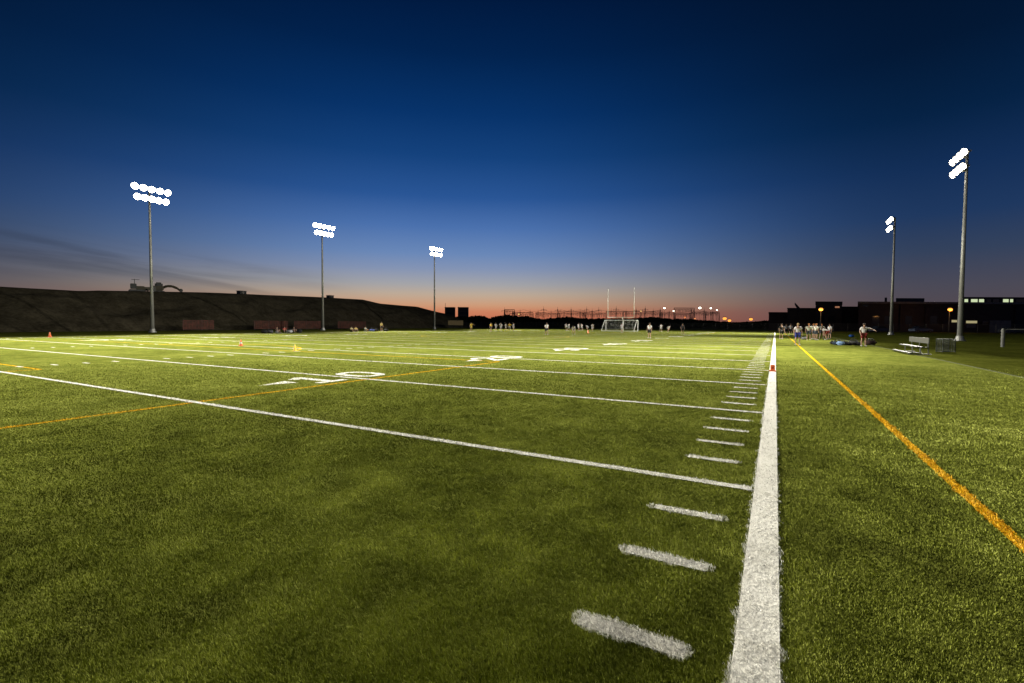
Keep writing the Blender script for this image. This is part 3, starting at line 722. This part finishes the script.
# ------------------------------------------------------------------ school
def box_between(mb, x0, x1, d0, d1, ytop, deep, zb=0.0, ybot=None):
    a, b = gx(x0, d0), gx(x1, d1)
    z0 = at(x0, ytop, d0).z; z1 = at(x1, ytop, d1).z; z = (z0+z1)/2
    u = (b-a).normalized(); n = Vector((u.y, -u.x, 0)); n = n if n.dot(Fw) > 0 else -n
    zl = zb if ybot is None else at((x0+x1)/2, ybot, (d0+d1)/2).z
    ra = (a-Vector((CAM.x, CAM.y, 0))).normalized(); rb = (b-Vector((CAM.x, CAM.y, 0))).normalized()
    pts = [a, b, b+rb*deep, a+ra*deep]
    mb.poly([(q.x, q.y, zl) for q in pts], (0, 0, z-zl))
    return a, b, n, z
t = thing('school_building', 'long low brick school with lit clerestory windows at the right', 'school', gx(930, 120), 0)
def sp(mb, name, m):          # part given in world space
    o = mb.build(name, m, t); o.matrix_parent_inverse = Matrix.Translation(-t.location); return o
D = 118
m_ = MB(); box_between(m_, 858, 1110, D, D, 303.2, 25); sp(m_, 'wall', M_brick)
m_ = MB(); box_between(m_, 857, 1112, D-.5, D-.5, 302.2, 26, ybot=304.2); sp(m_, 'roof_fascia', M_conc)
m_ = MB(); box_between(m_, 895, 923.5, D+6, D+6, 298.2, 10, zb=6); sp(m_, 'roof_plant_room', M_dark)
m_ = MB(); box_between(m_, 883.7, 886.2, D+4, D+4, 297.6, 1, zb=6); sp(m_, 'chimney', M_dark)
m_ = MB(); box_between(m_, 961.5, 1112, D+7, D+7, 297.4, 12, zb=6); sp(m_, 'clerestory_wall', M_brick)
for k, (x0, x1, mm) in enumerate(((963.5, 967, M_win), (970, 976.5, M_win), (978, 983, M_win), (985.5, 990, M_glassdk), (992, 998, M_glassdk), (1002, 1007.5, M_win), (1009, 1012, M_win), (1015, 1024, M_glassdk), (1027, 1034, M_glassdk))):
    m_ = MB(); box_between(m_, x0, x1, D+6.96, D+6.96, 299.2, .1, ybot=302.2); sp(m_, 'window', mm)
for x0, x1, y0, y1, mm in ((951.5, 957, 320, 322.3, M_win2), (966, 977, 320.8, 323.2, M_win2), (966.5, 976, 324, 327.8, M_conc), (982.5, 988.5, 321, 325, M_conc), (862, 868, 304.5, 306.5, M_glassdk)):
    m_ = MB(); box_between(m_, x0, x1, D-.06, D-.06, y0, .12, ybot=y1); sp(m_, 'window', mm)
m_ = MB(); box_between(m_, 989.5, 1011, D-2, D-2, 320.5, 2.2); sp(m_, 'porch', M_conc)
for x_ in (900, 925, 943, 1015):
    m_ = MB(); box_between(m_, x_, x_+1.2, D-.4, D-.4, 304.5, .4); sp(m_, 'pier', M_brick)
for x0 in (872, 884, 905, 930): 
    m_ = MB(); box_between(m_, x0, x0+7, D-.05, D-.05, 316, .1, ybot=324); sp(m_, 'window', M_glassdk)
t = thing('gymnasium', 'stepped dark brick hall left of the orange street lamp', 'building', gx(815, 140), 0)
D = 135
for x0, x1, yt, dp, dd in ((768.5, 787, 312.8, 14, 6), (787, 816, 308.6, 16, 3), (815, 841.5, 302.2, 18, 0), (841.5, 858.5, 307.2, 16, 2)):
    m_ = MB(); box_between(m_, x0, x1, D+dd, D+dd, yt, dp); sp(m_, 'wall', M_brick)
    m_ = MB(); box_between(m_, x0-.3, x1+.3, D+dd-.3, D+dd-.3, yt-.7, dp+.6, ybot=yt+.4); sp(m_, 'roof', M_dark)
m_ = MB(); c = at(797, 306.6, D+8); m_.lathe([(.0, -.3), (.9, -.1), (1.4, .3)], 14, Matrix.Translation(c) @ Matrix.Rotation(.9, 4, 'Y')); m_.tube(c, c+Vector((0, 0, -1.8)), .1); sp(m_, 'roof_dish', M_dark)
for x0 in (818, 828, 845): m_ = MB(); box_between(m_, x0, x0+6, D-.05, D-.05, 316, .1, ybot=322); sp(m_, 'window', M_glassdk)
m_ = MB(); box_between(m_, 834.5, 839, D-.05, D-.05, 306.3, .1, ybot=307.9); sp(m_, 'window', mat('lit_window_amber', (.5, .3, .2), .5, emit=(.9, .4, .2), es=.35))

# orange street lamps
def street_lamp(px, py, depth, label, r=.42, power=0, mcol=M_sodium):
    b = gx(px, depth); h = at(px, py, depth).z
    t = thing('street_lamp', label, 'street lamp', b, 0, 'small lit lamps in the distance')
    MB().tube((0, 0, 0), (0, 0, h+.2), .11, .07).path([(0, 0, h+.2), (-.05, -.5, h+.35)], .05).build('pole', M_dark, t)
    MB().ball((-.05, -.55, h), r, 2, (1, 1, .75)).build('lamp_head', mcol, t, True)
    MB().box((-.05, -.55, h+r*.85), (r*1.5, r*1.5, r*.3), bev=.05).build('hood', M_dark, t)
    if power:
        l = bpy.data.lights.new('lamp_glow', 'POINT'); l.energy = power; l.color = (1, .45, .12); l.shadow_soft_size = .6
        o = bpy.data.objects.new('lamp_glow', l); col.objects.link(o); o.location = (b.x-.05, b.y-1.2, h-.6)
street_lamp(820.5, 309.5, 112, 'bright orange street lamp in front of the stepped hall', .48, 260)
street_lamp(949, 309.6, 108, 'bright orange street lamp in front of the long school', .46, 260)
street_lamp(724.8, 318.6, 190, 'left one of two orange lamps right of the masts', .75, 0)
street_lamp(729.6, 320.6, 185, 'lower right one of two orange lamps right of the masts', .62, 0)
street_lamp(751, 319.3, 180, 'single orange lamp left of the stepped hall', .65, 0)
street_lamp(685, 317.4, 260, 'dim orange lamp under the gantry', .55, 0, mat('dim_sodium', (.6, .2, .1), .4, emit=(1, .3, .1), es=.9))
street_lamp(695, 318.6, 255, 'dim orange lamp right of the gantry', .45, 0, mat('dim_sodium_b', (.6, .2, .1), .4, emit=(1, .35, .12), es=1.1))
for x_, y_, r_, lb in ((664.3, 308.2, .8, 'pale lamp left of the gantry above the trees'), (673.5, 311, .6, 'pale lamp under the left end of the gantry'), (699.7, 308, 1.15, 'brightest white lamp among the masts'), (710.6, 308.3, .8, 'white lamp right of the brightest mast lamp'), (716.8, 310.2, .55, 'faint white lamp at the right end of the masts'), (519.3, 314.2, .6, 'tiny yellowish lamp over the trees left of the goal'), (641, 311.2, .5, 'tiny yellow lamp right of the tall uprights')):
    street_lamp(x_, y_, 330, lb, r_*.7, 0, M_lens2 if x_ > 645 else mat('tiny_yellow', (.8, .6, .2), .4, emit=(1, .65, .2), es=2))

# ------------------------------------------------------------------ substation
def mast(px, ytop, depth, label, arms=2):
    b = gx(px, depth); h = at(px, ytop, depth).z
    t = thing('utility_mast', label, 'mast', b, random.uniform(-.2, .2)+YAW*-1, 'thin masts of the substation')
    m_ = MB(); w0, w1 = .75, .22
    for sx_ in (-1, 1):
        for sy in (-1, 1): m_.tube((sx_*w0, sy*w0, 0), (sx_*w1, sy*w1, h*.96), .1, .07, 4)
    nseg = max(4, int(h/2.2))
    for k in range(nseg):
        z0, z1 = h*.96*k/nseg, h*.96*(k+1)/nseg; a0 = w0+(w1-w0)*k/nseg; a1 = w0+(w1-w0)*(k+1)/nseg; s = 1 if k % 2 else -1
        for sy in (-1, 1): m_.tube((-a0*s, sy*a0, z0), (a1*s, sy*a1, z1), .045, n=4)
    m_.tube((0, 0, h*.93), (0, 0, h+1.2), .1, .05, 5)
    m_.build('lattice', M_sil, t)
    for k in range(arms):
        z_ = h*(.9-.16*k); MB().tube((-1.9+.3*k, 0, z_), (1.9-.3*k, 0, z_), .09, n=5).tube((-1.8, 0, z_), (-1.8, 0, z_-.9), .12, n=5).tube((1.8, 0, z_), (1.8, 0, z_-.9), .12, n=5).build('crossarm', M_sil, t)
MS = [(504.5, 309), (513, 312), (520, 311), (530, 310.5), (538, 311), (543.5, 308), (551, 311.5), (557.5, 308.5), (564, 312), (571, 308.5), (580, 311), (586.5, 308), (592, 310), (598.5, 308.8), (611, 310), (616, 307.5), (626, 310.5), (636, 309), (645, 307.5), (653, 310), (660, 309), (669, 311), (691, 309), (704, 309.5), (712.5, 311)]
for i, (x_, y_) in enumerate(MS):
    mast(x_, y_, 320+(i*37 % 60), 'thin dark lattice mast on the horizon, number %d along the row' % (i+1) if False else 'thin dark lattice mast on the horizon above the trees', 2 if i % 3 else 1)
def gantry(x0, x1, ytop, depth, label):
    a, b = gx(x0, depth), gx(x1, depth); h = at(x0, ytop, depth).z; Ln = (b-a).length
    t = thing('substation_gantry', label, 'gantry', (a+b)/2, math.atan2((b-a).y, (b-a).x), 'steel gantries of the substation')
    m_ = MB(); n = max(1, int(Ln/9))
    for k in range(n+1):
        x_ = -Ln/2+k*Ln/n; MB().tube((x_-.5, 0, 0), (x_, 0, h), .2, .14, 5).tube((x_+.5, 0, 0), (x_, 0, h), .2, .14, 5).build('post', M_sil, t)
    m_.box((0, 0, h), (Ln, .4, .35)); m_.box((0, 0, h-1.1), (Ln, .2, .2))
    k = 0; x_ = -Ln/2
    while x_ < Ln/2-1.1: m_.tube((x_, 0, h-1.1 if k % 2 else h), (x_+1.1, 0, h if k % 2 else h-1.1), .07, n=4); x_ += 1.1; k += 1
    m_.build('beam', M_sil, t)
    m_ = MB(); x_ = -Ln/2+1
    while x_ < Ln/2: m_.tube((x_, 0, h-1), (x_, 0, h-2.6), .17, n=5); m_.tube((x_, 0, h-2.6), (x_+random.uniform(-1, 1), 2, 1.5), .045, n=4); x_ += random.uniform(.7, 1.5)
    m_.build('insulator', M_sil, t)
for x0, x1, y_, d_, lb in ((504.5, 514.5, 309.7, 300, 'high square gantry at the left end of the masts'), (512, 533, 312.6, 340, 'low steel gantry above the left trees'), (536, 560, 313, 330, 'steel gantry over the running player'), (558, 585, 311.8, 350, 'steel gantry above the white-clad row'), (583, 606, 313, 335, 'steel gantry left of the tall uprights'), (606, 640, 311.3, 345, 'steel gantry seen between the tall uprights'), (640, 662, 312, 335, 'steel gantry right of the tall uprights'), (673.8, 694, 308, 330, 'highest steel gantry with flat top between the pale lamps'), (692, 719, 312, 340, 'steel gantry under the brightest white lamp'), (660, 690, 313, 350, 'low steel gantry beneath the high flat one')):
    gantry(x0, x1, y_, d_, lb)
for k, (x0, x1, y0, y1) in enumerate(((504, 600, 309.5, 310.5), (560, 660, 309.5, 310), (640, 719, 310, 312), (504, 604, 312, 313), (600, 719, 312.5, 313))):
    A, B = at(x0, y0, 325+5*k), at(x1, y1, 335); m_ = MB(); pts = []
    for i in range(31):
        u = i/30; q = A.lerp(B, u); q.z -= (1-(2*((u*5) % 1)-1)**2)*1.1; pts.append(q)
    m_.path(pts, .06, 4); tag(m_.build('power_cable', M_sil), ['topmost cable strung left of the tall uprights', 'topmost cable strung across the tall uprights', 'topmost cable strung right of the tall uprights', 'lower cable strung left of the tall uprights', 'lower cable strung right of the tall uprights'][k], 'cable', 'cables of the substation')

# ------------------------------------------------------------------ far towers, sign
M_tower = mat('far_tower', (.05, .04, .04), .9, noise=.2, scale=.2)
for x0, x1, lb in ((444.8, 454, 'left one of two identical dark tower blocks on the horizon'), (457.8, 467.6, 'right one of two dark tower blocks on the horizon')):
    a, b = gx(x0, 430), gx(x1, 430); h = at(x0, 307.6, 430).z
    t = thing('tower_block', lb, 'tower', (a+b)/2, math.atan2((b-a).y, (b-a).x), 'twin dark tower blocks')
    Ln = (b-a).length
    MB().box((0, 5, h/2), (Ln, 10, h)).build('wall', M_tower, t)
    MB().box((0, 5, h+.2), (Ln+.5, 10.4, .5)).tube((-Ln/2+.4, 1, h), (-Ln/2+.4, 1, h+(4 if x0 < 450 else .8)), .15).build('roof', M_tower, t)
    m_ = MB()
    for r_ in range(4): m_.box((0, -.03, 2.2+r_*3.4), (Ln*.8, .06, 1.2))
    m_.build('window', M_glassdk, t)
t = thing('sign_board', 'wide tan board standing under the left dark tower', 'board', gx(455.5, 150), -YAW)
MB().box((0, 0, 1.7), (4.8, .12, 1.5), bev=.02).build('panel', mat('tan_board', (.3, .22, .11), .8, noise=.2, scale=2), t)
for s in (-2, 2): MB().tube((s, .1, 0), (s, .1, 2.4), .07).build('post', M_dark, t)

# ------------------------------------------------------------------ trees
M_leaf = noise_mat('dark_foliage', [(.2, (.03, .035, .015)), (.8, (.07, .08, .03))], [(.3, 1), (2, 1)], bump=.2)
prof_t = [(436, 318), (446, 317.2), (472, 316.4), (482, 315.8), (488, 318.5), (492, 318.5), (498, 315), (506, 314.8), (513, 315.5), (518, 317.2), (524, 315.4), (531, 317.5), (538, 319), (545, 318.4), (555, 318.2), (566, 316.6), (575, 317.6), (590, 319), (610, 318.6), (630, 318.4), (655, 317.2), (672, 318.6), (690, 319.6), (706, 320.4), (722, 321.6), (740, 322.6), (752, 321.8), (764, 320.8), (772, 321)]
TV = []
for i in range(190):
    px = 434+(772-434)*(i+random.random())/190; yt = float(np.interp(px, [a for a, b in prof_t], [b for a, b in prof_t]))
    d_ = random.uniform(190, 225); g_ = gx(px, d_); h = at(px, yt, d_).z*random.uniform(.9, 1.03); rr = random.uniform(1.8, 3.2)
    n = 340
    u = rng.normal(0, 1, (n, 3)); u /= np.linalg.norm(u, axis=1)[:, None]; rad = rng.uniform(.55, 1, n)**.5
    c = np.stack([g_.x+u[:, 0]*rad*rr, g_.y+u[:, 1]*rad*rr, h*.5+u[:, 2]*rad*h*.5], 1)
    s_ = rng.uniform(.25, .6, n)[:, None]
    a1 = rng.normal(0, 1, (n, 3)); a1 /= np.linalg.norm(a1, axis=1)[:, None]; a2 = rng.normal(0, 1, (n, 3)); a2 = np.cross(a1, a2); a2 /= np.linalg.norm(a2, axis=1)[:, None]
    TV.append(np.stack([c-a1*s_, c+a2*s_*.8, c+a1*s_, c-a2*s_*.8], 1).reshape(-1, 3))
TV = np.concatenate(TV); TV[:, 2] = np.maximum(TV[:, 2], .02)
o = raw('treeline', TV, np.arange(len(TV)).reshape(-1, 4), M_leaf); o['kind'] = 'stuff'

# boundary fence at the far end of the ground
a, b = gx(425, 175), gx(1060, 100)
t = thing('boundary_fence', 'dark chain link fence along the far end of the sports ground', 'fence', (a+b)/2, math.atan2((b-a).y, (b-a).x))
Ln = (b-a).length
m_ = MB(); m_.box((0, 0, 1.95), (Ln, .05, .06)); m_.box((0, 0, .15), (Ln, .04, .05))
k = -Ln/2
while k < Ln/2: m_.tube((k, 0, 0), (k, 0, 2), .045, n=6); k += 3
m_.build('frame', M_dark, t)
m_ = MB(); k = -Ln/2
for z_ in np.arange(.3, 1.9, .16): m_.box((0, .02, z_), (Ln, .01, .035))
m_.build('wire_mesh', M_dark, t)

# parked cars before the school
def car(px, depth, rz, c, label):
    t = thing('parked_car', label, 'car', gx(px, depth), rz, 'cars parked before the school')
    pm = mat('car_paint', c, .3, .2, spec=.6)
    b = MB(); pr = [(-2.2, .35), (-2.2, .85), (-1.2, .95), (1.2, .92), (2.15, .75), (2.2, .35)]
    b.poly([(x_, -.85, z_) for x_, z_ in pr], (0, 1.7, 0)); b.build('body', pm, t)
    b = MB(); pr = [(-1.6, .94), (-1.0, 1.42), (.5, 1.42), (1.15, .93)]
    b.poly([(x_, -.72, z_) for x_, z_ in pr], (0, 1.44, 0)); b.build('cabin_glass', M_glassdk, t)
    for x_ in (-1.4, 1.4):
        for y_ in (-.8, .8):
            w_ = MB().tube((x_, y_-.1, .33), (x_, y_+.1, .33), .33, n=18).build('wheel', M_dark, t); MB().tube((x_, y_-.105, .33), (x_, y_+.105, .33), .18, n=12).build('rim', M_alu, w_)
    for y_ in (-.6, .6): MB().box((2.17, y_, .65), (.06, .3, .12)).build('headlight', M_conc, t)
car(880, 108, -YAW*1+.1, (.05, .06, .09), 'dark parked car left of the shorter floodlight pole base')
car(921, 109, -YAW+.05, (.1, .13, .2), 'bluish parked car between the two right floodlight poles')
car(1012, 104, -YAW, (.06, .07, .09), 'dark parked car at the right edge before the school')

# ------------------------------------------------------------------ render settings
vs = sc.view_settings; vs.view_transform = 'Standard'; vs.look = 'None'; vs.exposure = 0; vs.gamma = 1
sc.cycles.use_denoising = True
sc.cycles.max_bounces = 5; sc.cycles.diffuse_bounces = 2; sc.cycles.glossy_bounces = 2
sc.cycles.sample_clamp_indirect = 4
